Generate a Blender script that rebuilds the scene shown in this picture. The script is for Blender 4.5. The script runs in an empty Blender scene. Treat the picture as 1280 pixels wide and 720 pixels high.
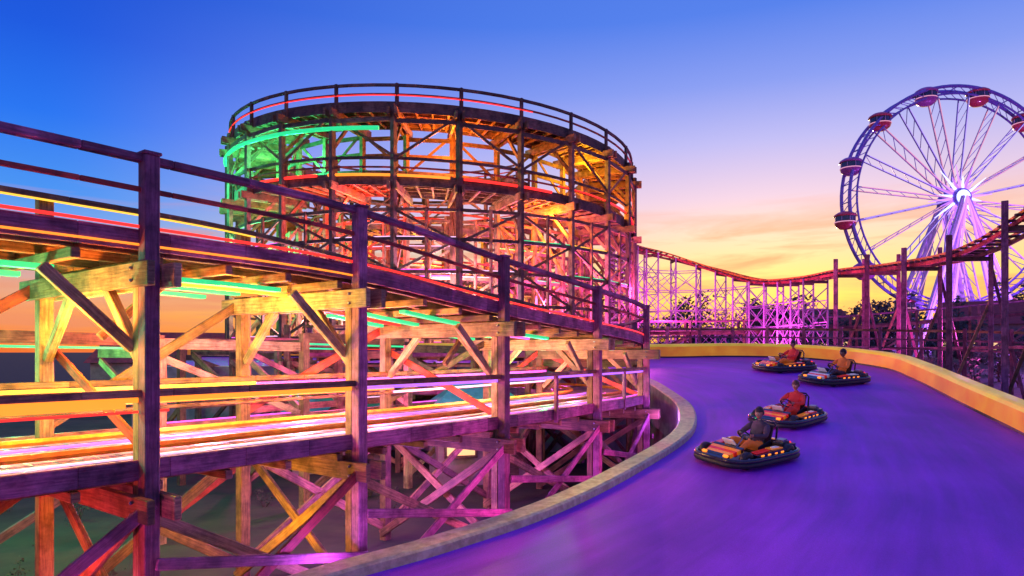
import bpy, math, random
from mathutils import Vector, Matrix, noise
random.seed(7)
S=bpy.context.scene
def lin(c):
    return tuple(((x/255)/12.92 if x/255<=0.04045 else ((x/255+0.055)/1.055)**2.4) for x in c)
V=Vector
# ---------------------------------------------------------------- materials
def newmat(name):
    m=bpy.data.materials.new(name); m.use_nodes=True
    nt=m.node_tree; b=nt.nodes['Principled BSDF']; return m,nt,b
def wood(name,c1,c2,rough=0.7,bump=0.5):
    m,nt,b=newmat(name); N=nt.nodes; L=nt.links
    tc=N.new('ShaderNodeTexCoord'); mp=N.new('ShaderNodeMapping'); mp.inputs['Scale'].default_value=(0.9,16,1)
    L.new(tc.outputs['UV'],mp.inputs['Vector'])
    n1=N.new('ShaderNodeTexNoise'); n1.inputs['Scale'].default_value=2.2; n1.inputs['Detail'].default_value=8; n1.inputs['Roughness'].default_value=.7
    L.new(mp.outputs[0],n1.inputs['Vector'])
    r=N.new('ShaderNodeValToRGB'); r.color_ramp.elements[0].position=.36; r.color_ramp.elements[1].position=.66
    r.color_ramp.elements[0].color=(*c1,1); r.color_ramp.elements[1].color=(*c2,1)
    L.new(n1.outputs['Fac'],r.inputs['Fac'])
    at=N.new('ShaderNodeAttribute'); at.attribute_name='rnd'
    mr=N.new('ShaderNodeMapRange'); mr.inputs['To Min'].default_value=.5; mr.inputs['To Max'].default_value=1.4
    L.new(at.outputs['Fac'],mr.inputs['Value'])
    n2=N.new('ShaderNodeTexNoise'); n2.inputs['Scale'].default_value=2.6; n2.inputs['Detail'].default_value=7; n2.inputs['Roughness'].default_value=.65
    L.new(tc.outputs['Object'],n2.inputs['Vector'])
    mr2=N.new('ShaderNodeMapRange'); mr2.inputs['From Min'].default_value=.38; mr2.inputs['From Max'].default_value=.6; mr2.inputs['To Min'].default_value=.42; mr2.inputs['To Max'].default_value=1.12
    L.new(n2.outputs['Fac'],mr2.inputs['Value'])
    mu=N.new('ShaderNodeMath'); mu.operation='MULTIPLY'; L.new(mr.outputs[0],mu.inputs[0]); L.new(mr2.outputs[0],mu.inputs[1])
    vm=N.new('ShaderNodeVectorMath'); vm.operation='SCALE'; L.new(r.outputs['Color'],vm.inputs[0]); L.new(mu.outputs[0],vm.inputs['Scale'])
    L.new(vm.outputs[0],b.inputs['Base Color']); b.inputs['Roughness'].default_value=rough
    bp=N.new('ShaderNodeBump'); bp.inputs['Strength'].default_value=bump; bp.inputs['Distance'].default_value=.02
    L.new(n1.outputs['Fac'],bp.inputs['Height']); L.new(bp.outputs[0],b.inputs['Normal'])
    return m
def noisy(name,c1,c2,scale=3,rough=.6,bump=.2,metal=0,coat=0,glow=0):
    m,nt,b=newmat(name); N=nt.nodes; L=nt.links
    tc=N.new('ShaderNodeTexCoord')
    n1=N.new('ShaderNodeTexNoise'); n1.inputs['Scale'].default_value=scale; n1.inputs['Detail'].default_value=8; n1.inputs['Roughness'].default_value=.6
    L.new(tc.outputs['Object'],n1.inputs['Vector'])
    r=N.new('ShaderNodeValToRGB'); r.color_ramp.elements[0].position=.35; r.color_ramp.elements[1].position=.65
    r.color_ramp.elements[0].color=(*c1,1); r.color_ramp.elements[1].color=(*c2,1)
    L.new(n1.outputs['Fac'],r.inputs['Fac']); L.new(r.outputs['Color'],b.inputs['Base Color'])
    b.inputs['Roughness'].default_value=rough; b.inputs['Metallic'].default_value=metal; b.inputs['Coat Weight'].default_value=coat
    if glow:
        L.new(r.outputs['Color'],b.inputs['Emission Color']); b.inputs['Emission Strength'].default_value=glow; m.cycles.emission_sampling='NONE'  # surface emits its own colour to look lit, without being a lamp
    if bump:
        bp=N.new('ShaderNodeBump'); bp.inputs['Strength'].default_value=bump; bp.inputs['Distance'].default_value=.03
        L.new(n1.outputs['Fac'],bp.inputs['Height']); L.new(bp.outputs[0],b.inputs['Normal'])
    return m
def emis(name,c,s):
    m,nt,b=newmat(name)
    b.inputs['Base Color'].default_value=(*[x*.5 for x in c],1)
    b.inputs['Emission Color'].default_value=(*c,1); b.inputs['Emission Strength'].default_value=s
    m.cycles.emission_sampling='NONE'
    return m
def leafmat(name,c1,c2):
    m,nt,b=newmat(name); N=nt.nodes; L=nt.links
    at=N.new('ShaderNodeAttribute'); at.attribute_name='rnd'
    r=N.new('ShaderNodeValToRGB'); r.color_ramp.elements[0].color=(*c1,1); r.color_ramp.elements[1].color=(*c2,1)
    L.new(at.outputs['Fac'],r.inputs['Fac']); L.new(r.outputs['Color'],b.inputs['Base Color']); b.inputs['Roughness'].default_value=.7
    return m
W_FRONT=wood('wood_magenta_lit',(.19,.05,.12),(.52,.18,.30))  # brown timber with the magenta light on it mixed into the base colour
W_BROWN=wood('wood_brown',(.14,.065,.033),(.44,.24,.11))
W_DARK=wood('wood_dark',(.07,.04,.032),(.24,.14,.10))
W_PALE=wood('wood_pale',(.22,.13,.055),(.58,.40,.2))
W_RED=wood('wood_red_paint',(.32,.03,.03),(.66,.10,.06))
W_DECK=wood('wood_lilac_lit_deck',(.26,.13,.28),(.56,.36,.58),.38,.25)  # pale lilac base carries the pinkish light gleams on the deck
STEEL=noisy('galvanised_steel',(.25,.25,.28),(.42,.42,.46),6,.35,.05,.9)
STEELW=noisy('white_painted_steel',(.5,.42,.6),(.68,.6,.76),2,.4,.05,0)
STEELP=noisy('lilac_painted_steel',(.28,.16,.34),(.42,.26,.48),2,.45,.05,0)
RAILRY=noisy('track_rail_paint',(.65,.2,.02),(.8,.4,.03),5,.4,.05,.1)
BLACK=noisy('black_rubber',(.012,.012,.014),(.03,.03,.035),20,.45,.1)
RED=noisy('red_gloss_glow',(.65,.015,.012),(.8,.03,.02),4,.25,0,0,.5,.3)  # emission added so the red kart panels look lit
ORANGE=noisy('orange_gloss_glow',(.85,.2,.01),(.95,.3,.02),4,.25,0,0,.5,.3)  # emission added so the orange kart panels look lit
WHITE=noisy('white_gloss_glow',(.7,.7,.7),(.8,.8,.8),4,.3,0,0,.3,.1)  # slight emission lifts the white panels
CARB=noisy('black_gloss_plastic',(.015,.014,.018),(.03,.028,.035),6,.22,0,0,.6)
E_RED=emis('red_led',(1,.03,.02),1.6)
E_ORANGE=emis('orange_led',(1,.25,.02),1.7)
E_YELLOW=emis('yellow_led',(1,.55,.05),1.5)
E_GREEN=emis('green_led',(.03,.85,.3),.9)
E_MAG=emis('magenta_led',(1,.12,.8),1.3)
E_PURP=emis('purple_led',(.42,.14,1),1.5)
E_PINKW=emis('pink_white_led',(1,.6,.9),1.2)
E_BLUE=emis('blue_led',(.2,.35,1),1.8)
# ---------------------------------------------------------------- builder
class MB:
    def __init__(s,name,mats,parent=None,smooth=False,bevel=0):
        s.name=name; s.mats=mats; s.v=[]; s.f=[]; s.mi=[]; s.uv=[]; s.rn=[]; s.parent=parent; s.smooth=smooth; s.bevel=bevel
    def face(s,idx,uvs,m,r):
        s.f.append(idx); s.uv.extend(uvs); s.mi.append(m); s.rn.append(r)
    def beam(s,p,q,w,h,m=0,up=(0,0,1)):
        p=V(p); q=V(q); d=q-p; L=d.length
        if L<1e-4: return
        d/=L; up=V(up)
        if abs(d.dot(up))>.97: up=V((.6,.8,0)) if abs(d.z)>.9 else V((0,0,1))
        a=d.cross(up).normalized(); b=a.cross(d).normalized()
        a=a*(w/2); b=b*(h/2); o=len(s.v); r=random.random(); t=random.random()*40
        for base in (p,q):
            for sa,sb in ((-1,-1),(1,-1),(1,1),(-1,1)): s.v.append(base+a*sa+b*sb)
        dims=[w,h,w,h]; c=t
        for i in range(4):
            j=(i+1)%4
            s.face((o+i,o+j,o+4+j,o+4+i),[(t,c),(t,c+dims[i]),(t+L,c+dims[i]),(t+L,c)],m,r); c+=dims[i]
        s.face((o+3,o+2,o+1,o),[(t,0),(t+.02,0),(t+.02,h),(t,h)],m,r)
        s.face((o+4,o+5,o+6,o+7),[(t,0),(t+.02,0),(t+.02,h),(t,h)],m,r)
    def box(s,c,dx,dy,dz,m=0,rot=0):
        c=V(c); R=Matrix.Rotation(rot,3,'Z'); a=R@V((dx/2,0,0))
        s.beam(c-a,c+a,dy,dz,m)
    def tube(s,pts,r,n=6,m=0,closed=False,radii=None,cap=True):
        pts=[V(p) for p in pts]; k=len(pts); o=len(s.v); rr=random.random()
        a=None
        for i,p in enumerate(pts):
            if closed: t=pts[(i+1)%k]-pts[i-1]
            else: t=pts[min(i+1,k-1)]-pts[max(i-1,0)]
            t.normalize()
            if a is None:
                a=t.cross(V((0,0,1)))
                if a.length<.1: a=t.cross(V((1,0,0)))
            else: a=a-t*a.dot(t)
            a.normalize(); b=t.cross(a); rad=radii[i] if radii else r
            for j in range(n):
                an=2*math.pi*j/n; s.v.append(p+a*(math.cos(an)*rad)+b*(math.sin(an)*rad))
        for i in range(k if closed else k-1):
            i2=(i+1)%k
            for j in range(n):
                j2=(j+1)%n
                s.face((o+i*n+j,o+i*n+j2,o+i2*n+j2,o+i2*n+j),[(i,j),(i,j+1),(i+1,j+1),(i+1,j)],m,rr)
        if cap and not closed:
            s.face(tuple(o+j for j in range(n))[::-1],[(0,0)]*n,m,rr)
            s.face(tuple(o+(k-1)*n+j for j in range(n)),[(0,0)]*n,m,rr)
    def lathe(s,c,prof,n=16,m=0,M=None):
        c=V(c); o=len(s.v); r=random.random()
        for (rad,z) in prof:
            for j in range(n):
                a=2*math.pi*j/n; p=V((math.cos(a)*rad,math.sin(a)*rad,z))
                if M: p=M@p
                s.v.append(c+p)
        for i in range(len(prof)-1):
            for j in range(n):
                j2=(j+1)%n
                s.face((o+i*n+j,o+i*n+j2,o+(i+1)*n+j2,o+(i+1)*n+j),[(j/n,i),((j+1)/n,i),((j+1)/n,i+1),(j/n,i+1)],m,r)
    def poly(s,pts,m=0,uvs=None,r=None):
        o=len(s.v); s.v.extend(V(p) for p in pts)
        s.face(tuple(range(o,o+len(pts))),uvs or [(p[0],p[1]) for p in pts],m,random.random() if r is None else r)
    def done(s):
        me=bpy.data.meshes.new(s.name); me.from_pydata([tuple(v) for v in s.v],[],s.f)
        for m in s.mats: me.materials.append(m)
        me.polygons.foreach_set('material_index',s.mi)
        u=me.uv_layers.new(name='UVMap'); flat=[c for t in s.uv for c in t]; u.data.foreach_set('uv',flat)
        at=me.attributes.new('rnd','FLOAT','FACE'); at.data.foreach_set('value',s.rn)
        if s.smooth: me.polygons.foreach_set('use_smooth',[True]*len(me.polygons))
        me.update(); ob=bpy.data.objects.new(s.name,me); S.collection.objects.link(ob)
        if s.parent: ob.parent=s.parent
        if s.bevel:
            b=ob.modifiers.new('bevel','BEVEL'); b.width=s.bevel; b.segments=1; b.limit_method='ANGLE'
        return ob
def empty(name,loc=(0,0,0)):
    e=bpy.data.objects.new(name,None); e.location=loc; S.collection.objects.link(e); return e
def cat(pts,n=8):
    P=[V(p) for p in pts]; P=[P[0]*2-P[1]]+P+[P[-1]*2-P[-2]]; out=[]
    for i in range(1,len(P)-2):
        for k in range(n):
            t=k/n; a,b,c,d=P[i-1],P[i],P[i+1],P[i+2]
            out.append(.5*((2*b)+(c-a)*t+(2*a-5*b+4*c-d)*t*t+(3*b-a-3*c+d)*t**3))
    out.append(P[-2].copy()); return out
def resample(pts,ds):
    out=[pts[0].copy()]; acc=0
    for a,b in zip(pts,pts[1:]):
        L=(b-a).length
        if L<1e-9: continue
        while acc+L>=ds:
            t=(ds-acc)/L; a=a.lerp(b,t); out.append(a.copy()); L=(b-a).length; acc=0
        acc+=L
    return out
def normals(pts):
    ns=[]
    for i in range(len(pts)):
        t=pts[min(i+1,len(pts)-1)]-pts[max(i-1,0)]; t.z=0; t.normalize(); ns.append(V((-t.y,t.x,0)))
    return ns
def off(pts,ns,o,dz=0): return [p+n*o+V((0,0,dz)) for p,n in zip(pts,ns)]
def sm(a,b,x):
    t=max(0,min(1,(x-a)/(b-a))); return t*t*(3-2*t)
# ---------------------------------------------------------------- ground
def gz(x,y):
    z=.8+1.9*sm(10,16,x)*sm(8,18,y)
    d=math.hypot(x,y)
    z+=1.6*sm(36,60,y)*sm(5,30,x)*(1-sm(200,500,d))
    z+=.18*noise.noise(V((x*.12,y*.12,0)))*(1-sm(60,200,d)) 
    return z
GROUND=noisy('dark_grass_ground',(.014,.024,.011),(.04,.05,.022),.9,.95,.6)
def axis(lo,hi,near,step):
    xs=[];x=-near
    while x<=near: xs.append(x); x+=step
    k=step
    while xs[-1]<hi: k*=1.35; xs.append(xs[-1]+k)
    k=step
    while xs[0]>lo: k*=1.35; xs.insert(0,xs[0]-k)
    return xs
xs=axis(-4000,4000,60,1.5); ys=axis(-1500,5000,80,1.5)
g=MB('ground',[GROUND],smooth=True)
for y in ys:
    for x in xs: g.v.append(V((x,y,gz(x,y))))
nx=len(xs)
for j in range(len(ys)-1):
    for i in range(nx-1):
        a=j*nx+i; g.face((a,a+1,a+nx+1,a+nx),[(0,0)]*4,0,.5)
g.done()
# ---------------------------------------------------------------- kart track
def tz(y): return 1.06+.11*max(y,0)
inn=[(-7.5,-4),(-6.5,2),(-5.2,4.8),(-3.8,7.0),(-2.4,8.6),(-.92,9.77),(.8,11.4),(2.59,13.8),(4.46,16.9),(5.3,19.9),(5.4,22.5),(5.2,25.5),(4.3,27.8),(2,29),(-4,29.3),(-16,29)]
out=[(2.5,-6),(6,0),(8,4),(9.2,7),(10,9),(10.7,11),(11.5,13),(12.6,16.65),(13.9,21.2),(15.3,26),(15.9,29.5),(14.3,32.6),(11,33.6),(7,33.2),(0,33.6),(-16,33.6)]
I=cat([(x,y,0) for x,y in inn],8); O=cat([(x,y,0) for x,y in out],8)
for p in I+O: p.z=tz(p.y)
m,nt,b=newmat('purple_painted_asphalt'); N=nt.nodes; L=nt.links
tc=N.new('ShaderNodeTexCoord'); mp=N.new('ShaderNodeMapping'); mp.inputs['Scale'].default_value=(22,.22,1); L.new(tc.outputs['UV'],mp.inputs[0])
n1=N.new('ShaderNodeTexNoise'); n1.inputs['Scale'].default_value=1; n1.inputs['Detail'].default_value=6; n1.inputs['Roughness'].default_value=.6; L.new(mp.outputs[0],n1.inputs[0])
n2=N.new('ShaderNodeTexNoise'); n2.inputs['Scale'].default_value=.35; n2.inputs['Detail'].default_value=6; L.new(tc.outputs['Object'],n2.inputs[0])
n3=N.new('ShaderNodeTexNoise'); n3.inputs['Scale'].default_value=70; n3.inputs['Detail'].default_value=3; L.new(tc.outputs['Object'],n3.inputs[0])
ad=N.new('ShaderNodeMath'); ad.operation='ADD'; L.new(n1.outputs[0],ad.inputs[0]); L.new(n2.outputs[0],ad.inputs[1])
r=N.new('ShaderNodeValToRGB'); r.color_ramp.elements[0].position=.38; r.color_ramp.elements[1].position=.62
r.color_ramp.elements[0].color=(.30,.03,.56,1); r.color_ramp.elements[1].color=(.58,.075,.86,1)
hf=N.new('ShaderNodeMath'); hf.operation='MULTIPLY'; hf.inputs[1].default_value=.5; L.new(ad.outputs[0],hf.inputs[0]); L.new(hf.outputs[0],r.inputs[0])
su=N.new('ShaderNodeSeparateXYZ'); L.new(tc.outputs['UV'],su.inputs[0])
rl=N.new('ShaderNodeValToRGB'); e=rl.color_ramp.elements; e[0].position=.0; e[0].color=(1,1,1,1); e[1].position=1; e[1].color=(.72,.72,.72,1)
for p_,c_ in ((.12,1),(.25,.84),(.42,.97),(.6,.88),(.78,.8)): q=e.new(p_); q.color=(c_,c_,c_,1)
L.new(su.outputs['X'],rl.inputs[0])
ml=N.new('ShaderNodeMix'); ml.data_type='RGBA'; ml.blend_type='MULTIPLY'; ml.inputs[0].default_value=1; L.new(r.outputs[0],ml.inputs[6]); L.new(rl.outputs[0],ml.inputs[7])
sp_=N.new('ShaderNodeMapRange'); sp_.inputs['From Min'].default_value=.3; sp_.inputs['From Max'].default_value=.7; sp_.inputs['To Min'].default_value=.82; sp_.inputs['To Max'].default_value=1.15; L.new(n3.outputs[0],sp_.inputs[0])
vs=N.new('ShaderNodeVectorMath'); vs.operation='SCALE'; L.new(ml.outputs[2],vs.inputs[0]); L.new(sp_.outputs[0],vs.inputs['Scale'])
L.new(vs.outputs[0],b.inputs['Base Color'])
rr_=N.new('ShaderNodeMapRange'); rr_.inputs['To Min'].default_value=.38; rr_.inputs['To Max'].default_value=.66; L.new(n1.outputs[0],rr_.inputs[0]); L.new(rr_.outputs[0],b.inputs['Roughness'])
b.inputs['Specular IOR Level'].default_value=.25
bp=N.new('ShaderNodeBump'); bp.inputs['Strength'].default_value=.4; bp.inputs['Distance'].default_value=.01; L.new(n3.outputs[0],bp.inputs['Height']); L.new(bp.outputs[0],b.inputs['Normal'])
ROAD=m
CONC=noisy('concrete',(.22,.2,.19),(.4,.37,.33),2.5,.8,.3)
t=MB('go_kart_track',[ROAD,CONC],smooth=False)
K=20
for i,(a,c) in enumerate(zip(I,O)):
    for k in range(K+1):
        p=a.lerp(c,k/K); p.z=tz(p.y); t.v.append(p)
dd=[0]
for i in range(1,len(I)): dd.append(dd[-1]+((I[i]+O[i])/2-(I[i-1]+O[i-1])/2).length)
for i in range(len(I)-1):
    for k in range(K):
        a=i*(K+1)+k
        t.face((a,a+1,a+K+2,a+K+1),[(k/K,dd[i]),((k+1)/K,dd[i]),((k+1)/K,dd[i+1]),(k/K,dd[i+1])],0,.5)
for line,sg in ((I,1),(O,-1)):
    ns=normals(line)
    for i in range(len(line)-1):
        a,c=line[i]+ns[i]*.3*sg,line[i+1]+ns[i+1]*.3*sg
        t.poly([a-V((0,0,.02)),c-V((0,0,.02)),V((c.x,c.y,-.5)),V((a.x,a.y,-.5))],1)
t.done()
KERB=noisy('kerb_concrete',(.62,.46,.22),(.92,.76,.42),7,.6,.5)
k=MB('track_kerb',[KERB,CONC])
ns=normals(I)
prof=[(0,0,),(0,.12),(.05,.15),(.42,.15),(.46,.12),(.46,-1.2)]
for i in range(len(I)-1):
    for j in range(len(prof)-1):
        A=I[i]+ns[i]*prof[j][0]+V((0,0,prof[j][1])); B=I[i+1]+ns[i+1]*prof[j][0]+V((0,0,prof[j][1]))
        C=I[i+1]+ns[i+1]*prof[j+1][0]+V((0,0,prof[j+1][1])); D=I[i]+ns[i]*prof[j+1][0]+V((0,0,prof[j+1][1]))
        k.poly([A,D,C,B],1 if j==4 else 0)
k.done()
BARR=noisy('orange_barrier_glow',(.72,.20,.006),(.95,.38,.012),.9,.4,.15,0,.1,.38)  # wall emits its own orange in place of light falling on it
BART=noisy('yellow_barrier_cap_glow',(.8,.5,.02),(.95,.70,.04),1.2,.4,.15,0,.1,.34)  # cap emits its own yellow, like the wall face
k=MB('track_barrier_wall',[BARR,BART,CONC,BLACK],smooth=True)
ns=normals(O); H=.68
def strip_wall(a0,a1,m_):
    f=lambda q,i: O[i]+ns[i]*q[0]+V((0,0,q[1])); o=len(k.v)
    for i in range(len(O)): k.v.append(f(a0,i)); k.v.append(f(a1,i))
    for i in range(len(O)-1): k.face((o+2*i,o+2*i+2,o+2*i+3,o+2*i+1),[(0,0)]*4,m_,.5)
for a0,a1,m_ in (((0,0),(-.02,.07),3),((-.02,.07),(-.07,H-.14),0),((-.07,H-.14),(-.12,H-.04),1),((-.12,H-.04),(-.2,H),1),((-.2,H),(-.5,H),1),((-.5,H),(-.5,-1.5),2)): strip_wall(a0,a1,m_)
k.done()
# ---------------------------------------------------------------- main wooden coaster (foreground)
wc=empty('wooden_roller_coaster')
P=[(-10.2,.3,7.27),(-8.1,3.0,7.27),(-6.2,5.5,7.27),(-4.27,8,7.25),(-2.37,10.5,7.17),(-.19,13.3,6.80),(2.07,16.8,6.54),(3.9,20,6.29),(4.1,23.2,6.0),(2.6,25.8,5.9),(-.5,27,5.9),(-4,27.2,5.9),(-8,27,5.9)]
P=[V(p) for p in P]
RH=.86
rails=cat(P,10)
nsP=normals(P)
body=MB('deck_frame',[W_FRONT,W_BROWN,W_DARK,W_PALE,W_RED,W_DECK,STEEL],wc,bevel=.01)
def jit(a): return random.uniform(-a,a)
WD=3.1
def deckrun(mb,path,wd,mats,z_off,plank=.24,fascia=.24,stringers=4,ms=1):
    pl=resample(path,plank); n=normals(pl)
    for p,q in zip(pl,n):
        e=jit(.03); mb.beam(p+q*(.1+e)+V((0,0,z_off+jit(.006))),p+q*(wd+e)+V((0,0,z_off+jit(.006))),plank*.93,.05,mats)
    sp=resample(path,1.0); sn=normals(sp)
    for k in range(stringers):
        o=.22+(wd-.34)*k/(stringers-1); pts=off(sp,sn,o,z_off-.14)
        for a,b in zip(pts,pts[1:]): mb.beam(a,b,.09,.2,ms)
    if fascia:
        for o in (.06,wd+.06):
            pts=off(sp,sn,o,z_off-.08)
            for a,b in zip(pts,pts[1:]): mb.beam(a,b,.05,fascia,0)
    jp=resample(path,.9); jn=normals(jp)
    for p,q in zip(jp,jn): mb.beam(p+q*.1+V((0,0,z_off-.3)),p+q*wd+V((0,0,z_off-.3)),.1,.12,ms)
deckrun(body,rails,WD,2,-RH)
lowP=[V((p.x,p.y,3.7)) for p in P]; low=cat(lowP,10)
deckrun(body,low,WD,5,0)
def railing(mb,path,o,z1,zm,mt,mm,w=.09):
    sp=resample(path,1.0); sn=normals(sp)
    for z,m_,hh in ((z1,mt,.09),)+(((zm,mm,.06),) if zm is not None else ()):
        pts=off(sp,sn,o,z)
        for a,b in zip(pts,pts[1:]): mb.beam(a,b,w if z==z1 else .05,hh,m_)
railing(body,rails,0.0,0,-.36,0,4,w=.13)
railing(body,rails,WD,0,-.40,1,1)
railing(body,low,0.0,.82,None,1,1,w=.1)
railing(body,low,WD,.82,.4,1,1)
for i,(p,n) in enumerate(zip(P,nsP)):
    zt=p.z+.04
    fr=p-n*.04; bk=p+n*(WD+.1)
    base=gz(fr.x,fr.y)-.2
    tdir=V((n.y,-n.x,0))
    body.beam((fr.x,fr.y,base),(fr.x,fr.y,zt),.175,.175,0,up=n)
    body.beam((fr.x,fr.y,zt),(fr.x,fr.y,zt+.04),.21,.21,0,up=n)
    body.beam((bk.x,bk.y,base),(bk.x,bk.y,zt),.19,.18,1,up=n)
    f2=fr+n*.18; body.beam((f2.x,f2.y,base),(f2.x,f2.y,p.z-RH-.36),.15,.15,3 if i%2 else 1,up=n)
    for z in (p.z-RH-.5,3.7-.5):
        for s_ in (-.15,.15):
            a=fr-n*.38+tdir*s_; c=bk+n*.4+tdir*s_
            body.beam((a.x,a.y,z),(c.x,c.y,z),.09,.28,3 if z>4 else 1)
        for dz in (-.07,.07):
            q=V((fr.x,fr.y,z+dz)); body.tube([q-tdir*.225,q-tdir*.19],.025,6,6); body.tube([q+tdir*.225,q+tdir*.19],.025,6,6)
    body.beam(V((fr.x,fr.y,p.z-RH-1.5))+n*.2,V((fr.x,fr.y,p.z-RH-.6))+n*1.1,.11,.13,3)
    body.beam(V((bk.x,bk.y,p.z-RH-1.5))-n*.1,V((bk.x,bk.y,p.z-RH-.6))-n*1.0,.11,.13,3)
    a=V((fr.x,fr.y,base+.3)); c=V((bk.x,bk.y,3.1)); body.beam(a+tdir*.14,c+tdir*.14,.07,.16,1)
    a=V((bk.x,bk.y,base+.3)); c=V((fr.x,fr.y,3.1)); body.beam(a-tdir*.14,c-tdir*.14,.07,.16,1)
    if i%2: a=V((fr.x,fr.y,3.75))+n*.3; c=V((bk.x,bk.y,5.0)); body.beam(a+tdir*.14,c+tdir*.14,.05,.14,4)
    if i<len(P)-1:
        q=P[i+1]; m2=nsP[i+1]; fq=q-m2*.04; bq=q+m2*(WD+.1)
        body.beam(V((fr.x,fr.y,1.1))-n*.12,V((fq.x,fq.y,3.25))-m2*.12,.05,.15,4 if i in(3,) else 0)
        body.beam(V((fr.x,fr.y,2.55))-n*.18,V((fq.x,fq.y,1.9))-m2*.18,.05,.14,0)
        body.beam(V((fr.x,fr.y,3.1))+n*.3,V((fq.x,fq.y,1.3))+m2*.3,.06,.15,3)
        d=(fq-fr); d.z=0; d.normalize()
        body.beam(V((fq.x,fq.y,q.z-RH-1.35))-d*.05+m2*.3,V((fq.x,fq.y,q.z-RH-.45))-d*1.0+m2*.3,.09,.13,3)
        if i%2: body.beam(V((fr.x,fr.y,p.z-RH-1.2))+d*.1+n*1.6,V((fr.x,fr.y,p.z-RH-.45))+d*.9+n*1.6,.09,.12,1)
        body.beam(V((bk.x,bk.y,1.1)),V((bq.x,bq.y,3.2)),.07,.17,1)
        body.beam(V((bk.x,bk.y,3.2)),V((bq.x,bq.y,1.1)),.07,.17,1)
        body.beam(V((bk.x,bk.y,3.9)),V((bq.x,bq.y,q.z-RH-.4)),.07,.16,1 if i%2 else 4)
        if i>4:
            mm=fr.lerp(fq,.5); body.beam((mm.x,mm.y,3.45),(mm.x,mm.y,4.5),.08,.08,0)
body.done()
lt=MB('track_rails_leds_and_light_trails',[STEEL,E_ORANGE,E_YELLOW,E_MAG,E_PURP,E_PINKW,E_GREEN,E_RED,RAILRY],wc)
up_s=resample(rails,.5); un=normals(up_s); lo_s=resample(low,.5); ln=normals(lo_s)
for o_ in (.95,2.1): lt.tube(off(up_s,un,o_,-RH+.12),.05,6,8)
for o_ in (.75,2.3): lt.tube(off(lo_s,ln,o_,.10),.05,6,8)
sel=lambda pts,a,b:[p for i,p in enumerate(pts) if a<=i<=b]
def nearidx(pts,q): return min(range(len(pts)),key=lambda i:(pts[i].xy-V(q).xy).length)
i1=nearidx(lo_s,P[3]); i2=nearidx(lo_s,P[4]); i3=nearidx(lo_s,P[5]); i4=nearidx(lo_s,P[6]); i5=nearidx(lo_s,P[7])
def strip(pts,w_,h_,m_):
    for a,b in zip(pts,pts[1:]): lt.beam(a,b,w_,h_,m_)
strip(sel(off(lo_s,ln,.07,.71),0,i1),.03,.13,1); strip(sel(off(lo_s,ln,.07,.74),i1,i2),.03,.06,1)  # emissive band stands for a handrail board lit orange
strip(sel(off(lo_s,ln,.07,.60),0,i1+1),.02,.03,7)
strip(sel(off(lo_s,ln,WD-.06,.72),0,i2),.03,.09,2); strip(sel(off(lo_s,ln,WD-.06,.5),0,i3),.03,.05,1)
strip(sel(off(lo_s,ln,.07,.74),i2,i5+6),.03,.05,4)
strip(sel(off(lo_s,ln,WD-.06,.72),i2,i5),.03,.06,3); strip(sel(off(lo_s,ln,WD-.06,.42),i3,i5+5),.03,.05,5)
strip(sel(off(lo_s,ln,.28,.045),0,i3),.07,.02,5); strip(sel(off(lo_s,ln,.28,.045),i3,i5+6),.07,.02,3)  # lower-deck glow strips and tubes stand in for streaked light trails
lt.tube(sel(off(lo_s,ln,1.2,.06),0,i5),.022,6,3); lt.tube(sel(off(lo_s,ln,1.8,.06),0,i5),.022,6,4)
lt.tube(sel(off(lo_s,ln,2.75,.06),0,i5),.025,6,5)
strip(off(up_s,un,.025,-RH+.07),.02,.035,7)
strip(sel(off(up_s,un,.025,-RH-.14),0,i2),.02,.025,1)
lt.tube(sel(off(up_s,un,WD-.04,-.34),0,i3),.02,5,1)
lt.tube(sel(off(up_s,un,WD-.04,-.06),0,i2),.016,5,2)
for a,b_ in ((0,nearidx(up_s,P[3])-1),(nearidx(up_s,P[3])+1,nearidx(up_s,P[4])-2),(nearidx(up_s,P[4])+3,nearidx(up_s,P[5])-1),(nearidx(up_s,P[5])+2,nearidx(up_s,P[6])-2),(nearidx(up_s,P[6])+2,nearidx(up_s,P[7])-2)):
    for o_ in (.8,1.9,2.95): strip(sel(off(up_s,un,o_,-RH-.42),a,b_),.16,.06,6)
for a,b_,o_,m_ in ((0,i1-2,1.35,7),(i1+2,i2-1,1.35,2),(i2+2,i3-1,2.4,7),(i3+2,i4-2,1.3,3)): strip(sel(off(up_s,un,o_,-RH-.42),a,b_),.1,.05,m_)
lt.done()
tr=MB('rear_trestle',[W_BROWN,W_PALE,W_DARK,W_RED,E_GREEN,E_PINKW,E_MAG],wc)
dirn=V((.6,.8,0)); lf=V((-.8,.6,0)); org=V((-4.27,8,0))
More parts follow.
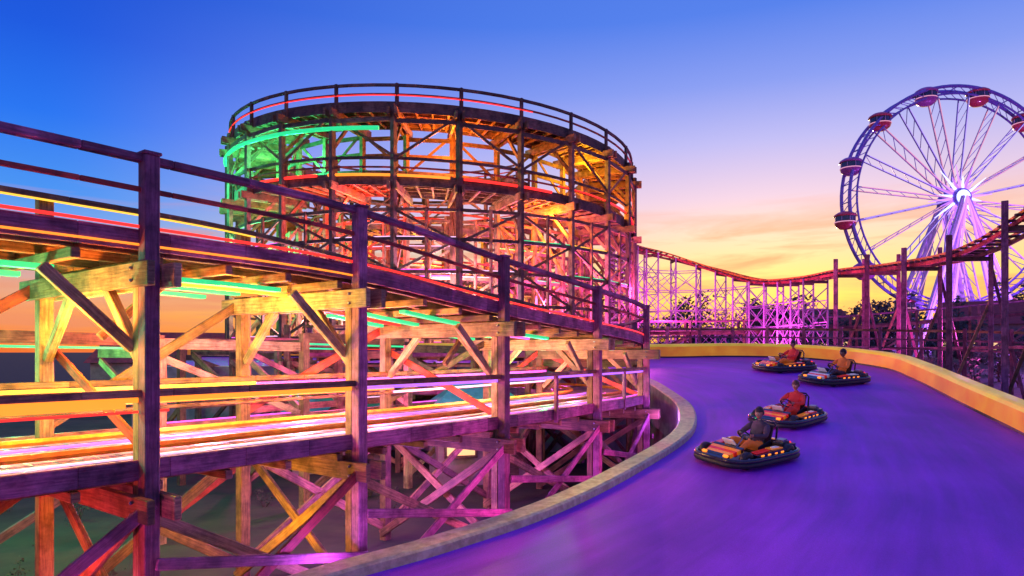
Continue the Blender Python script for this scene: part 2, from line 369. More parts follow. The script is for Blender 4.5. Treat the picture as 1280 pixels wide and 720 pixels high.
for r_ in range(2,8):
    o_=r_*3.0+1
    for c in range(0,6):
        if r_>=3 and c<2: continue
        if r_>=5 and c<3: continue
        b0=org+dirn*(c*3.6+jit(.3))+lf*o_
        if b0.y>28.3 : continue
        zt=5.5+.2*jit(1) -(.3*c*.3)
        tr.beam((b0.x,b0.y,.4),(b0.x,b0.y,zt),.2,.19,(r_+c)%2)
        b1=b0+dirn*3.6; b2=b0+lf*3
        tr.beam((b0.x,b0.y,zt-.1),(b1.x,b1.y,zt-.15),.12,.24,c%2)
        tr.beam((b0.x,b0.y,zt-.3),(b2.x,b2.y,zt-.3),.12,.24,0)
        tr.beam((b0.x,b0.y,3.3),(b1.x,b1.y,3.3),.1,.2,0)
        tr.beam((b0.x,b0.y,1.2),(b1.x,b1.y,3.2),.07,.16,(c+r_)%4)
        tr.beam((b0.x,b0.y,3.4),(b2.x,b2.y,zt-.5),.07,.16,1)
        if c%2: tr.beam(b0+V((0,0,3.43)),b1+V((0,0,3.43)),.05,.03,5 if r_%2 else 6)
        else: tr.beam(b0+V((0,0,zt-.28)),b1+V((0,0,zt-.33)),.06,.05,4)
        if (c+r_)%2: tr.beam((b1.x,b1.y,3.4),(b0.x,b0.y,zt-.4),.07,.16,1)
        else: tr.beam((b2.x,b2.y,1.2),(b0.x,b0.y,3.3),.07,.16,0)
tr.done()
# ---------------------------------------------------------------- helix tower
hx=empty('wooden_coaster_helix')
CX,CY,R=-5.7,52.0,14.6
def hz(th): return 20.6-4*(th-180)/360
def hp(th,rad=R,dz=0):
    a=math.radians(th); return V((CX+rad*math.cos(a),CY+rad*math.sin(a),hz(th)+dz))
exitp=[(9.6,56,14.5),(11.4,60,14.5),(14.2,62.6,14.3),(17.6,61.6,12.9),(20.2,57.5,11.3),(21.3,51.5,10.8),(21.3,45,10.6),(20.9,38,10.1),(20.3,31.5,9.9),(19.6,26,10.8),(18.8,20,12.6),(18,14,14.5)]
tw=MB('helix_decks',[W_DARK,W_BROWN,W_DARK,W_PALE,W_RED,STEELW,E_MAG,E_PINKW,E_GREEN,E_YELLOW],hx)
hel=[hp(th) for th in range(60,721,3)]
RT=1.1
deckrun(tw,hel,3.0,2,-RT,plank=.4,fascia=.6,stringers=4,ms=1)
for o_ in (0,3.0):
    sp=resample(hel,1.2); sn=normals(sp)
    for dz,w_,m_ in ((0,.14,0),(-.5,.09,4)):
        pts=off(sp,sn,o_,dz)
        for a,b in zip(pts,pts[1:]): tw.beam(a,b,w_,w_,m_)
    sp=resample(hel,3.53); sn=normals(sp)
    for p in off(sp,sn,o_,0): tw.beam(p+V((0,0,-RT-.3)),p+V((0,0,.1)),.16,.16,0)
NC=26
for kk in range(NC):
    ph=kk*360/NC+4
    ths=[ph+360*j for j in range(0,3) if 60<=ph+360*j<=720]
    if not ths: continue
    top=max(hz(t_) for t_ in ths)-RT
    for rad,mm_ in ((R+.18,0),(R-3.2,1)):
        a=math.radians(ph); x,y=CX+rad*math.cos(a),CY+rad*math.sin(a)
        tw.beam((x,y,.5),(x,y,top),.27,.27,mm_)
        ph2=ph+360/NC; a2=math.radians(ph2); x2,y2=CX+rad*math.cos(a2),CY+rad*math.sin(a2)
        for li,z in enumerate((4.0,5.8,7.6,9.4,11.2,12.8)):
            tw.beam((x,y,z),(x2,y2,z),.1,.18,1 if li%2 else 0)
            if li in(1,3,4) and (kk+li)%3!=0: tw.beam((x,y,z+.12),(x2,y2,z+.12),.05,.05,(6,7,8,9)[(kk//2+li)%4])
            if (kk+li)%2: tw.beam((x,y,z-1.8),(x2,y2,z),.08,.15,3)
            else: tw.beam((x2,y2,z-1.8),(x,y,z),.08,.15,1)
        am=math.radians(ph+180/NC); xm,ym=CX+rad*math.cos(am),CY+rad*math.sin(am); tw.beam((xm,ym,.5),(xm,ym,12.9),.14,.14,1)
        zt_=hz(max(ths))-RT
        if len(ths)>1:
            z1_=hz(min(ths))-RT-.6
            zlo=zt_+1.0
            if kk%2: tw.beam((x,y,zlo),(x2,y2,z1_),.08,.15,1)
            else: tw.beam((x2,y2,zlo),(x,y,z1_),.08,.15,1)
            tw.beam((x,y,z1_-.3),(x2,y2,z1_-.35),.1,.24,0)
            if rad<R: tw.beam((x,y,z1_-1.3),(x2,y2,z1_-1.35),.1,.2,1)
    a=math.radians(ph)
    for th in ths:
        z=hz(th)-RT-.5
        for s_ in (-.2,.2):
            tg=V((-math.sin(a),math.cos(a),0))*s_
            p0=V((CX+(R+.7)*math.cos(a),CY+(R+.7)*math.sin(a),z))+tg; p1=V((CX+(R-3.8)*math.cos(a),CY+(R-3.8)*math.sin(a),z))+tg
            tw.beam(p0,p1,.14,.42,1)
        p0=V((CX+R*math.cos(a),CY+R*math.sin(a),z-1.8)); p1=V((CX+(R-1.6)*math.cos(a),CY+(R-1.6)*math.sin(a),z-.1)); tw.beam(p0,p1,.14,.18,1)
    for z0,z1 in ((1,5),(5,9),(9,13)):
        p0=V((CX+(R)*math.cos(a),CY+(R)*math.sin(a),z0)); p1=V((CX+(R-3.2)*math.cos(a),CY+(R-3.2)*math.sin(a),z1)); tw.beam(p0,p1,.09,.18,1)
inner=[V((CX+9.3*math.cos(math.radians(th)),CY+9.3*math.sin(math.radians(th)),15.2-6.0*(th-100)/720)) for th in range(100,820,5)]
deckrun(tw,inner,2.2,2,-.9,plank=.5,fascia=.3,stringers=3,ms=1)
sp=resample(inner,1.4); sn=normals(sp)
for o_ in (0,2.2):
    pts=off(sp,sn,o_,0)
    for a,b in zip(pts,pts[1:]): tw.beam(a,b,.12,.12,4)
for kk in range(0,16):
    th=100+kk*22.5; a=math.radians(th)
    for rad in (9.4,7.0): tw.beam((CX+rad*math.cos(a),CY+rad*math.sin(a),.5),(CX+rad*math.cos(a),CY+rad*math.sin(a),15.0-6*(kk*22.5)/720),.24,.24,1)
tw.done()
hl=MB('helix_led_tubes',[E_GREEN,E_RED,E_ORANGE,E_MAG,RAILRY],hx)
hl.tube([hp(th,R+.3,-2.45) for th in range(198,266,3)],.12,6,0)
hl.tube([hp(th,R+.1,-.95) for th in range(585,612,3)],.09,6,1)
hl.tube([hp(th,R+.1,-.95) for th in range(612,642,3)],.08,6,2)
hl.tube([hp(th,R+.1,-.95) for th in range(642,665,3)],.08,6,1)
hl.tube([hp(th,R+.1,-.5) for th in range(665,712,3)],.05,5,1)
hl.tube([hp(th,R+.06,-.58) for th in range(205,300,3)],.035,5,1)
hl.tube([hp(th,R-2.0,-RT+.2) for th in range(60,721,4)],.06,5,4)
hl.tube([hp(th,R-1.0,-RT+.2) for th in range(60,721,4)],.06,5,4)
hl.done()
# ---------------------------------------------------------------- right hand coaster hill
rc=empty('coaster_track_hill')
ep=cat([hp(717)]+[V(p) for p in exitp],10)
rb=MB('track_and_bents',[W_FRONT,W_BROWN,W_DARK,RAILRY,W_RED,E_ORANGE,STEELP,E_MAG],rc,bevel=.01)
ts=resample(ep,.6); tn=normals(ts)
for p,n in zip(ts,tn): rb.beam(p+n*(-.05)+V((0,0,-.3)),p+n*1.65+V((0,0,-.3)),.12,.1,2)
sp=resample(ep,.8); sn=normals(sp)
for o_,z,w_,h_,m_ in ((.25,-.17,.1,.12,3),(1.35,-.17,.1,.12,3),(.25,-.43,.12,.18,4),(1.35,-.43,.12,.18,1)):
    pts=off(sp,sn,o_,z)
    for a,b in zip(pts,pts[1:]): rb.beam(a,b,w_,h_,m_)
def bents(step,cond,far):
    bs=resample(ep,step); bn=normals(bs); prev=None
    for i,(p,n) in enumerate(zip(bs,bn)):
        if not cond(p): prev=None; continue
        a=p-n*.1; c=p+n*1.7
        ga=gz(a.x,a.y)-.2; mt=6 if far else 0
        for q,w_ in ((a,.24),(c,.2)): rb.beam((q.x,q.y,ga),(q.x,q.y,p.z+(.5 if not far else -.4)),w_ if not far else .12,w_ if not far else .12,mt)
        rb.beam((a.x,a.y,p.z-.62),(c.x,c.y,p.z-.62),.16,.2,2)
        zz=p.z-1
        while far and zz-1.6>ga:
            rb.beam((a.x,a.y,zz-1.6),(c.x,c.y,zz),.05,.07,mt); rb.beam((c.x,c.y,zz-1.6),(a.x,a.y,zz),.05,.07,mt)
            rb.beam((a.x,a.y,zz-1.6),(c.x,c.y,zz-1.6),.07,.09,mt); zz-=1.6
        if not far:
            rb.beam((a.x,a.y,ga+.5),(c.x,c.y,p.z-2.5),.06,.14,1)
            e=c+n*1.5; rb.beam((e.x,e.y,gz(e.x,e.y)-.2),(c.x,c.y,p.z-.9),.14,.14,0)
        if prev:
            for u,v_ in ((prev[1],c),(prev[0],a)) if far else ((prev[1],c),):
                rb.beam((u.x,u.y,5.2),(v_.x,v_.y,5.2),.08,.14,mt)
                if far:
                    z=5.2
                    while z+1.8<p.z-.6:
                        rb.beam((u.x,u.y,z+1.8),(v_.x,v_.y,z+1.8),.05,.07,mt); rb.beam((u.x,u.y,z),(v_.x,v_.y,z+1.8),.04,.06,mt); rb.beam((u.x,u.y,z+1.8),(v_.x,v_.y,z),.04,.06,mt); z+=1.8
            if far and i%2: rb.beam((prev[1].x,prev[1].y,7.2),(c.x,c.y,7.2),.05,.05,7)
        prev=(a,c)
bents(2.0,lambda p:p.y>48,True)
bents(4.4,lambda p:p.y<=48,False)
rb.done()
lc=empty('walkway_fence')
wf=MB('posts_and_rails',[W_FRONT,W_DARK,W_BROWN,E_ORANGE],lc)
pa=resample(cat([V((7,39,5.6)),V((14,39,5.6)),V((20,35,5.4)),V((25,28,5.0)),V((27,20,4.6))],10),1.9); 
for a,b in zip(pa,pa[1:]):
    for dz,w_ in ((0,.12),(-.45,.09),(-.9,.09)): wf.beam(a+V((0,0,dz+.7)),b+V((0,0,dz+.7)),.07,w_,0 if dz else 2)
    wf.beam((a.x,a.y,gz(a.x,a.y)-.2),(a.x,a.y,a.z+.85),.16,.16,0)
wf.done()
ev=empty('elevated_walkway')
wf=MB('beams_and_railing',[W_FRONT,W_DARK,W_BROWN,E_ORANGE],ev)
pb=resample(cat([V((6,58,6.6)),V((24,58,6.8)),V((40,55,8.0)),V((58,52,9.6)),V((80,48,11))],10),4.6); pn=normals(pb)
for i,(a,b,n) in enumerate(zip(pb,pb[1:],pn)):
    for o_ in (0,1.6):
        q=a+n*o_; q2=b+n*o_
        wf.beam((q.x,q.y,gz(q.x,q.y)-.2),(q.x,q.y,q.z+1.0),.2,.2,1)
        wf.beam(q,q2,.14,.34,1); wf.beam(q+V((0,0,1)),q2+V((0,0,1)),.1,.1,0)
        if i%2: wf.beam(V((q.x,q.y,4.0)),V((q2.x,q2.y,q.z-.3)),.08,.16,1)
    wf.beam(a+V((0,0,.1)),b+V((0,0,.1)),1.5,.06,1)
wf.done()
# ---------------------------------------------------------------- ferris wheel
fw=empty('ferris_wheel')
FC=V((77,119,31.5)); FR=19.4; ph=math.radians(-3)
U=V((math.cos(ph),-math.sin(ph),0)); Wn=V((-math.sin(ph),-math.cos(ph),0))
def wp(a,r_,w_): return FC+U*(math.sin(a)*r_)+V((0,0,math.cos(a)*r_))+Wn*w_
FWS=noisy('wheel_blue_steel',(.20,.15,.5),(.32,.25,.7),2,.4,.02,.2)
E_HUB=emis('hub_led',(.45,.5,1),2.4)
E_SP=emis('spoke_led_pink',(1,.45,.6),.75); E_SP2=emis('spoke_led_violet',(.6,.45,1),.8)
E_LEG=emis('leg_led_lilac',(.75,.35,1),1.0)
fb=MB('rim_spokes_hub',[FWS,STEELW,E_SP,E_SP2,E_HUB,E_PURP,E_BLUE,E_LEG],fw)
NS=20
for w_ in (-1.3,1.3):
    for rr,tk in ((FR,.28),(FR-1.3,.17)):
        fb.tube([wp(2*math.pi*i/78,rr,w_) for i in range(78)],tk,6,0,closed=True)
    for i in range(78):
        fb.tube([wp(2*math.pi*i/78,FR,w_),wp(2*math.pi*(i+1)/78,FR-1.3,w_)],.07,4,0)
    for i in range(NS):
        a=2*math.pi*i/NS+.1
        fb.tube([wp(a,1.2,w_*.8),wp(a,FR-1.3,w_)],.13,5,1 if i%2 else 0)
        fb.tube([wp(a,1.6,w_*.8+.22),wp(a,FR-2,w_+.22)],.07,4,2 if i%2 else 3)
for i in range(NS):
    a=2*math.pi*i/NS+.1
    for k_ in range(6): 
        r0=3+k_*2.5; fb.tube([wp(a,r0,-1.1),wp(a,r0+2.5,1.1)],.06,4,0)
for i in range(39): fb.tube([wp(2*math.pi*i/39,FR,-1.3),wp(2*math.pi*i/39,FR,1.3)],.1,5,0)
M=Matrix((U,V((0,0,1)),Wn)).transposed()
fb.lathe(FC,[(0.01,-2.4),(1.5,-2.4),(1.7,-1.8),(1.7,1.8),(1.5,2.4),(.01,2.4)],20,0,M)
for w_ in (-2.45,2.45): fb.lathe(FC,[(.3,w_-.02),(1.25,w_-.02),(1.25,w_+.03),(.3,w_+.03)],20,4,M)
for i in range(24):
    a=2*math.pi*(i+.5)/24; fb.tube([wp(a,1.7,1.9),wp(a,5.8 if i%2 else 3.8,1.6)],.17,5,(4,5,7)[i%3],radii=[.26,.05])
for w_ in (-2.9,2.9):
    F=[]
    for sx in (-11,-8,-5.5,5.5,8,11):
        foot=FC+U*sx+Wn*(w_*1.8); foot.z=2; F.append(foot)
    for j,foot in enumerate(F):
        fb.tube([FC+Wn*w_+U*((-1 if j<3 else 1)*.5),foot],.42,8,1,radii=[.28,.5])
        fb.tube([FC+Wn*(w_+.4*(1 if w_>0 else -1)),foot+Wn*.55*(1 if w_>0 else -1)],.17,5,(7,5,7)[j%3])
    tqs=[.12+.11*k_ for k_ in range(8)]
    for ti,tq in enumerate(tqs):
        pts=[(FC+Wn*w_).lerp(f_,tq) for f_ in F]; nx_=[(FC+Wn*w_).lerp(f_,tq+.11) for f_ in F]
        for (j0,j1) in ((0,1),(1,2),(3,4),(4,5)):
            fb.tube([pts[j0],pts[j1]],.13,5,1); fb.tube([pts[j0],nx_[j1]],.09,4,5 if ti%2 else 7); fb.tube([pts[j1],nx_[j0]],.09,4,1)
fb.done()
GL=noisy('cabin_glass',(.05,.06,.1),(.1,.1,.16),3,.1,0)
CABR=noisy('cabin_red_glow',(.5,.03,.07),(.65,.07,.12),3,.3,0,0,.4,.06); CABV=noisy('cabin_pink_violet_glow',(.35,.06,.3),(.45,.1,.42),3,.3,0,0,.4,.06)  # faint emission added to both cabin colours
fc=MB('cabins',[CABR,CABV,GL,STEELW,E_SP],fw,smooth=True)
for i in range(13):
    a=math.radians(13-27.7*i); c=wp(a,FR+.2,0)
    cm=0 if i%2==0 else 1
    fc.lathe(c+V((0,0,-1.6)),[(.02,-1.15),(.9,-1.0),(1.55,-.5),(1.75,.05),(1.75,.25),(1.66,.27)],16,cm)
    fc.lathe(c+V((0,0,-1.6)),[(1.77,.05),(1.8,.12),(1.77,.2)],16,4)
    fc.lathe(c+V((0,0,-1.6)),[(1.62,.27),(1.62,1.15)],16,2)
    fc.lathe(c+V((0,0,-1.6)),[(1.66,1.13),(1.9,1.15),(1.8,1.45),(1.2,1.85),(.5,2.0),(.02,2.05)],16,cm)
    for j in range(8):
        an=j*math.pi/4; q=c+V((math.cos(an)*1.66,math.sin(an)*1.66,-1.6)); fc.tube([q+V((0,0,.2)),q+V((0,0,1.2))],.07,4,3)
    fc.tube([c-Wn*1.4,c+Wn*1.4],.12,6,3); fc.tube([c,c+V((0,0,.5))],.12,6,3)
fc.done()
# ---------------------------------------------------------------- karts and drivers
def kart(loc,head,bodycols,scl=1.06):
    K_=empty('go_kart'); n=V((0,-.11,1)).normalized(); f=V((head[0],head[1],0)); f=(f-n*f.dot(n)).normalized(); l=n.cross(f)
    Mx=Matrix((f,l,n)).transposed().to_4x4()@Matrix.Scale(scl,4); Mx.translation=V((loc[0],loc[1],tz(loc[1])+.004)); K_.matrix_world=Mx
    mats=[BLACK,bodycols[0],bodycols[1],WHITE,STEEL,E_ORANGE,E_RED,CARB]
    b=MB('chassis_and_bumper',mats,K_,smooth=True)
    def ringp(sx,sy,z,n_=44):
        r=[]
        for i in range(n_):
            a=2*math.pi*i/n_; ca,sa=math.cos(a),math.sin(a)
            r.append((sx*math.copysign(abs(ca)**.42,ca),sy*math.copysign(abs(sa)**.42,sa)*(1-.16*max(ca,0)**2),z))
        return r
    b.tube(ringp(1.0,.66,.11),.06,8,0,closed=True); b.tube(ringp(1.01,.67,.19),.045,8,7,closed=True)
    for x,y,w_ in ((.62,.5,.13),(.62,-.5,.13),(-.62,.5,.2),(-.62,-.5,.2)):
        Mr=Matrix.Rotation(math.pi/2,3,'X'); h=w_/2
        b.lathe((x,y,.17),[(.02,-h*.6),(.06,-h),(.14,-h),(.17,-h*.7),(.17,h*.7),(.14,h),(.06,h),(.02,h*.6)],18,0,Mr)
        b.lathe((x,y,.17),[(.01,-h*1.05),(.06,-h*1.05),(.06,h*1.05),(.01,h*1.05)],10,4,Mr)
    for s_ in (-1,1):
        b.tube([(.95,s_*.3,.16),(.4,s_*.3,.12),(-.4,s_*.3,.12),(-.95,s_*.3,.16)],.025,6,4)
        b.tube([(-.3,s_*.3,.12),(-.3,s_*.64,.16)],.02,6,4); b.tube([(.3,s_*.3,.12),(.3,s_*.64,.16)],.02,6,4)
    b.tube([(-.62,-.5,.17),(-.62,.5,.17)],.02,6,4)
    b.tube([(-.66,-.2,.2),(-.7,-.2,.6),(-.7,-.12,.68),(-.7,.12,.68),(-.7,.2,.6),(-.66,.2,.2)],.022,6,0)
    b.done()
    b=MB('bodywork_and_seat',mats,K_,bevel=.018)
    b.box((-.05,0,.09),1.5,.62,.03,4)
    for s_ in (-1,1):
        # side pods: black shell, coloured top panel, light row
        b.beam((-.42,s_*.5,.22),(.0,s_*.52,.23),.24,.15,7); b.beam((.0,s_*.52,.23),(.42,s_*.49,.2),.24,.13,7)
        b.beam((-.38,s_*.5,.31),(-.02,s_*.51,.318),.17,.02,1); b.beam((.02,s_*.51,.312),(.38,s_*.485,.282),.15,.02,2)
        b.beam((-.3,s_*.51,.33),(-.12,s_*.515,.335),.09,.014,3)
        for q in (-.3,-.1,.1,.3): b.beam((q-.045,s_*.632,.25),(q+.045,s_*.632,.25),.014,.035,5)
    b.beam((-.8,.32,.25),(-.46,.38,.25),.2,.22,0); b.beam((-.76,.32,.38),(-.56,.36,.38),.16,.05,4); b.beam((-.7,-.34,.24),(-.5,-.38,.24),.18,.18,4)
    for i in range(6):
        x0=.5+.083*i; w_=.36-.02*i; z0=.33-.026*i; b.beam((x0,0,z0),(x0+.081,0,z0-.02),w_*2,.09,(7,1,2,1,7,7)[i])
    b.beam((.47,0,.38),(.58,0,.50),.28,.025,3); b.beam((.455,0,.40),(.565,0,.515),.1,.025,0)
    for s_ in (-1,1): b.beam((.9,s_*.26,.26),(.96,s_*.26,.25),.1,.045,5); b.beam((-.985,s_*.28,.29),(-.955,s_*.28,.29),.12,.045,6)
    b.beam((-.98,0,.25),(-.82,0,.26),.9,.09,7); b.beam((-.95,0,.305),(-.84,0,.31),.5,.02,1)
    b.beam((-.46,0,.17),(-.08,0,.15),.4,.04,0); b.beam((-.46,0,.17),(-.60,0,.66),.38,.045,0,up=(1,0,0))
    for s_ in (-1,1): b.beam((-.5,s_*.21,.3),(-.12,s_*.21,.2),.035,.16,0)
    b.done()
    b=MB('steering_wheel',mats,K_,smooth=True)
    c=V((.06,0,.50)); ax=V((-.75,0,.66)).normalized(); e1=V((0,1,0)); e2=ax.cross(e1)
    b.tube([c+e1*math.cos(a)*.15+e2*math.sin(a)*.15 for a in [2*math.pi*i/20 for i in range(20)]],.015,6,0,closed=True)
    for a in (0,2.1,4.2): b.tube([c,c+e1*math.cos(a)*.15+e2*math.sin(a)*.15],.01,5,4)
    b.tube([c,(.45,0,.15)],.016,6,4); b.done()
    return K_
def skinmesh(name,verts,edges,roots,sub=1):
    me=bpy.data.meshes.new(name); me.from_pydata([v[:3] for v in verts],edges,[]); ob=bpy.data.objects.new(name,me); S.collection.objects.link(ob)
    ob.modifiers.new('s','SKIN'); sv=me.skin_vertices[0].data
    for i,v in enumerate(verts):
        r_=v[3]; sv[i].radius=(r_,r_ if len(v)<5 else v[4]); sv[i].use_root=i in roots
    sb=ob.modifiers.new('u','SUBSURF'); sb.levels=sub; sb.render_levels=sub
    dg=bpy.context.evaluated_depsgraph_get(); dg.update(); m2=bpy.data.meshes.new_from_object(ob.evaluated_get(dg)); bpy.data.objects.remove(ob); return m2
vb=[(-.27,0,.27,.15,.13),(-.34,0,.43,.14,.12),(-.42,0,.60,.16,.12),(-.42,0,.72,.07,.07),(-.39,0,.80,.05,.05)]
eb=[(0,1),(1,2),(2,3),(3,4)]; lab=['j','j','j','s']
for s_ in (-1,1):
    o=len(vb)
    vb+=[(-.41,s_*.18,.66,.075),(-.22,s_*.29,.50,.055),(-.02,s_*.17,.50,.038),(.03,s_*.145,.52,.03)]
    eb+=[(2,o),(o,o+1),(o+1,o+2),(o+2,o+3)]; lab+=['j','j','j','s']
    o=len(vb)
    vb+=[(-.2,s_*.11,.25,.095),(.18,s_*.2,.42,.068),(.50,s_*.17,.24,.045),(.54,s_*.17,.17,.045),(.62,s_*.17,.24,.035)]
    eb+=[(0,o),(o,o+1),(o+1,o+2),(o+2,o+3),(o+3,o+4)]; lab+=['t','t','t','h','h']
bodyme=skinmesh('driver_body',vb,eb,[0],2)
def segd(p,a,b_):
    d=b_-a; t_=max(0,min(1,(p-a).dot(d)/d.dot(d))); return (p-a-d*t_).length
ed=[(V(vb[a][:3]),V(vb[c][:3]),l,(vb[a][3]+vb[c][3])/2) for (a,c),l in zip(eb,lab)]
for nm in 'jtsh': bodyme.materials.append(BLACK)
for p in bodyme.polygons:
    l=min(ed,key=lambda e:segd(p.center,e[0],e[1])-e[3]*.7)[2]; p.material_index='jtsh'.index(l); p.use_smooth=True
vf=[];ef=[];rt=[]
axw=V((-.75,0,.66)).normalized(); e2=axw.cross(V((0,1,0)))
for s_ in (-1,1):
    for k_ in range(4):
        sh=(k_-1.5)*.021; Lf=(.9,1.05,1,.8)[k_]; o=len(vf); rt.append(o)
        b0=V((.035,s_*.145,.525))+e2*sh
        for q in (b0,b0+V((.03*Lf,s_*.018,.01)),b0+V((.045*Lf,s_*.012,-.022)),b0+V((.022,s_*.004,-.035*Lf))): vf.append((*q,.0095))
        ef+=[(o,o+1),(o+1,o+2),(o+2,o+3)]
    o=len(vf); rt.append(o); b0=V((.01,s_*.13,.52))
    for q in (b0,b0+V((.0,-s_*.03,.012)),b0+V((.03,-s_*.03,0))): vf.append((*q,.011))
    ef+=[(o,o+1),(o+1,o+2)]
fingme=skinmesh('driver_fingers',vf,ef,rt,1)
def person(Kt,jm,tm,sm_,hm,turn):
    D=empty('go_kart_driver'); D.matrix_world=Kt.matrix_world.copy()
    ob=bpy.data.objects.new('body',bodyme.copy()); S.collection.objects.link(ob); ob.parent=D
    for i,mm_ in enumerate((jm,tm,sm_,BLACK)): ob.data.materials[i]=mm_
    fg=bpy.data.objects.new('fingers',fingme.copy()); S.collection.objects.link(fg); fg.parent=D
    fg.data.materials.clear(); fg.data.materials.append(sm_)
    for p in fg.data.polygons: p.use_smooth=True
    h=MB('head',[sm_,hm,WHITE,BLACK,RED],D,smooth=True)
    C=V((0,0,0)); hob=V((-.37,0,.91))
    def ell(c,a,b_,c_,m_,n1_=12,n2_=16,cut=None):
        o=len(h.v); c=V(c)
        for i in range(n1_+1):
            t_=math.pi*i/n1_
            for j in range(n2_):
                f_=2*math.pi*j/n2_; x,y,z=math.sin(t_)*math.cos(f_),math.sin(t_)*math.sin(f_),math.cos(t_)
                if cut=='head' and z<0: y*=1+.28*z; x*=1+.12*z
                h.v.append(C+c+V((x*a,y*b_,z*c_)))
        for i in range(n1_):
            for j in range(n2_):
                q=[o+i*n2_+j,o+(i+1)*n2_+j,o+(i+1)*n2_+(j+1)%n2_,o+i*n2_+(j+1)%n2_]
                if cut=='hair':
                    cc=sum((h.v[k_] for k_ in q),V())/4-C
                    if cc.x>.02 and cc.z<.055: continue
                    if cc.z<-.03: continue
                h.face(tuple(q),[(0,0)]*4,m_,.5)
    ell((0,0,0),.102,.082,.125,0,cut='head')
    ell((-.008,0,.012),.117,.096,.133,1,cut='hair')
    ell((.104,0,-.015),.02,.013,.024,0,6,8)
    for s_ in (-1,1):
        ell((.09,s_*.03,.012),.012,.014,.009,2,6,8); ell((.1,s_*.03,.012),.005,.006,.006,3,5,6); ell((.092,s_*.032,.032),.008,.018,.004,1,5,6)
        ell((0,s_*.082,0),.018,.01,.03,0,6,8)
    ell((.092,0,-.06),.009,.025,.007,4,5,8)
    o_=h.done(); o_.location=hob; o_.rotation_euler=(0,math.radians(6),math.radians(turn))
SK=noisy('skin',(.42,.22,.15),(.5,.28,.19),6,.5,.05); SK2=noisy('skin_dark',(.2,.1,.06),(.26,.14,.09),6,.5,.05)
HB=noisy('dark_hair',(.01,.008,.007),(.03,.02,.018),40,.5,.5); HR=noisy('brown_hair',(.06,.025,.015),(.12,.05,.03),40,.5,.5)
J1=noisy('red_jacket_glow',(.55,.02,.02),(.7,.05,.04),5,.7,.3,0,0,.12); J2=noisy('black_jacket',(.05,.035,.045),(.11,.08,.10),5,.7,.3); J3=noisy('orange_suit_glow',(.7,.14,.02),(.85,.22,.03),5,.7,.3,0,0,.12)  # red and orange clothing emits faintly so the drivers look brighter
JN=noisy('denim',(.05,.06,.14),(.10,.12,.24),9,.8,.3)
for loc,hd,cols,(jm,tm,sk_,hm),tn_ in (((5.05,14.75),(-.84,-.54),(ORANGE,RED),(J2,J3,SK,HB),20),
        ((7.45,18.5),(-.76,-.65),(RED,ORANGE),(J1,J1,SK,HR),10),
        ((11.95,25.4),(-.9,-.43),(WHITE,RED),(J3,J2,SK2,HB),-5),
        ((11.45,28.8),(-.93,-.36),(RED,ORANGE),(J1,J3,SK,HB),5)):
    kt=kart(loc,hd,cols,1.06 if loc[1]<20 else 1.2); person(kt,jm,tm,sk_,hm,tn_)
# ---------------------------------------------------------------- trees, buildings
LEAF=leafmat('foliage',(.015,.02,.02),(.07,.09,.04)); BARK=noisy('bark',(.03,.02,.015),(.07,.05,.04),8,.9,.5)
def tree(mb,x,y,hgt,dens=150,low_=.4,ls=1):
    z0=gz(x,y)-.3; top=V((x+jit(.2),y+jit(.2),z0+hgt*.55))
    mb.tube([(x,y,z0),(x+jit(.1),y,z0+hgt*.25),top],.2,6,1,radii=[hgt*.035,hgt*.025,hgt*.012])
    cl=[]
    for i in range(9):
        a=random.random()*6.28; rr=hgt*random.uniform(.05,.3); c=V((x+math.cos(a)*rr,y+math.sin(a)*rr,z0+hgt*random.uniform(low_,.92))); cl.append((c,hgt*random.uniform(.09,.17)))
        mb.tube([(x,y,z0+hgt*.3),c],.06,4,1,radii=[hgt*.012,hgt*.004])
    for i in range(dens):
        c,rr=random.choice(cl); d=V((random.gauss(0,1),random.gauss(0,1),random.gauss(0,.8))); d=d.normalized()*rr*random.uniform(.4,1.15)
        p=c+d; s_=hgt*random.uniform(.022,.045)*ls; a=V((jit(1),jit(1),jit(1))).normalized(); b_=a.orthogonal().normalized()
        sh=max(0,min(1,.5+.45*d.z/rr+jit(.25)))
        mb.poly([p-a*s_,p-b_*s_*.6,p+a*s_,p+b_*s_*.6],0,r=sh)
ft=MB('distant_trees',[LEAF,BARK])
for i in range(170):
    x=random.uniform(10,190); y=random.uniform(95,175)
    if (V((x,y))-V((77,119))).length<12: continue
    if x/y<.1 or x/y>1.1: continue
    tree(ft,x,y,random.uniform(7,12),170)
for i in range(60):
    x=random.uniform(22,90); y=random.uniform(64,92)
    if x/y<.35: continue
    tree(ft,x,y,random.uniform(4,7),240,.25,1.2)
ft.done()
sh=MB('shrubs',[LEAF,BARK])
for i in range(110):
    x=random.uniform(14,50); y=random.uniform(24,62)
    if x/y>1 or (x<23 and y<42): continue
    tree(sh,x,y,random.uniform(1.4,2.8),300,.12,1.1)
for i in range(34):
    x=random.uniform(-18,-3); y=random.uniform(10,28); tree(sh,x,y,random.uniform(.6,1.2),160,.12)
sh.done()
HM=noisy('hill_dark_woodland',(.02,.025,.035),(.05,.05,.06),.03,.95,.4)
h=MB('hills',[HM],smooth=True); n_=60
for i in range(n_+1):
    a=math.radians(-70+140*i/n_)
    for j in range(7):
        rr=420+j*60; zz=(0,.6,.95,1,.8,.4,0)[j]*(20+14*noise.noise(V((a*6,j*.1,3)))+5*noise.noise(V((a*30,j*.6,1))))*(sm(-.1,.35,a)*1.0+.03)
        h.v.append(V((math.sin(a)*rr,math.cos(a)*rr,zz-1)))
for i in range(n_):
    for j in range(6):
        q=i*7+j; h.face((q,q+7,q+8,q+1),[(0,0)]*4,0,.5)
h.done()
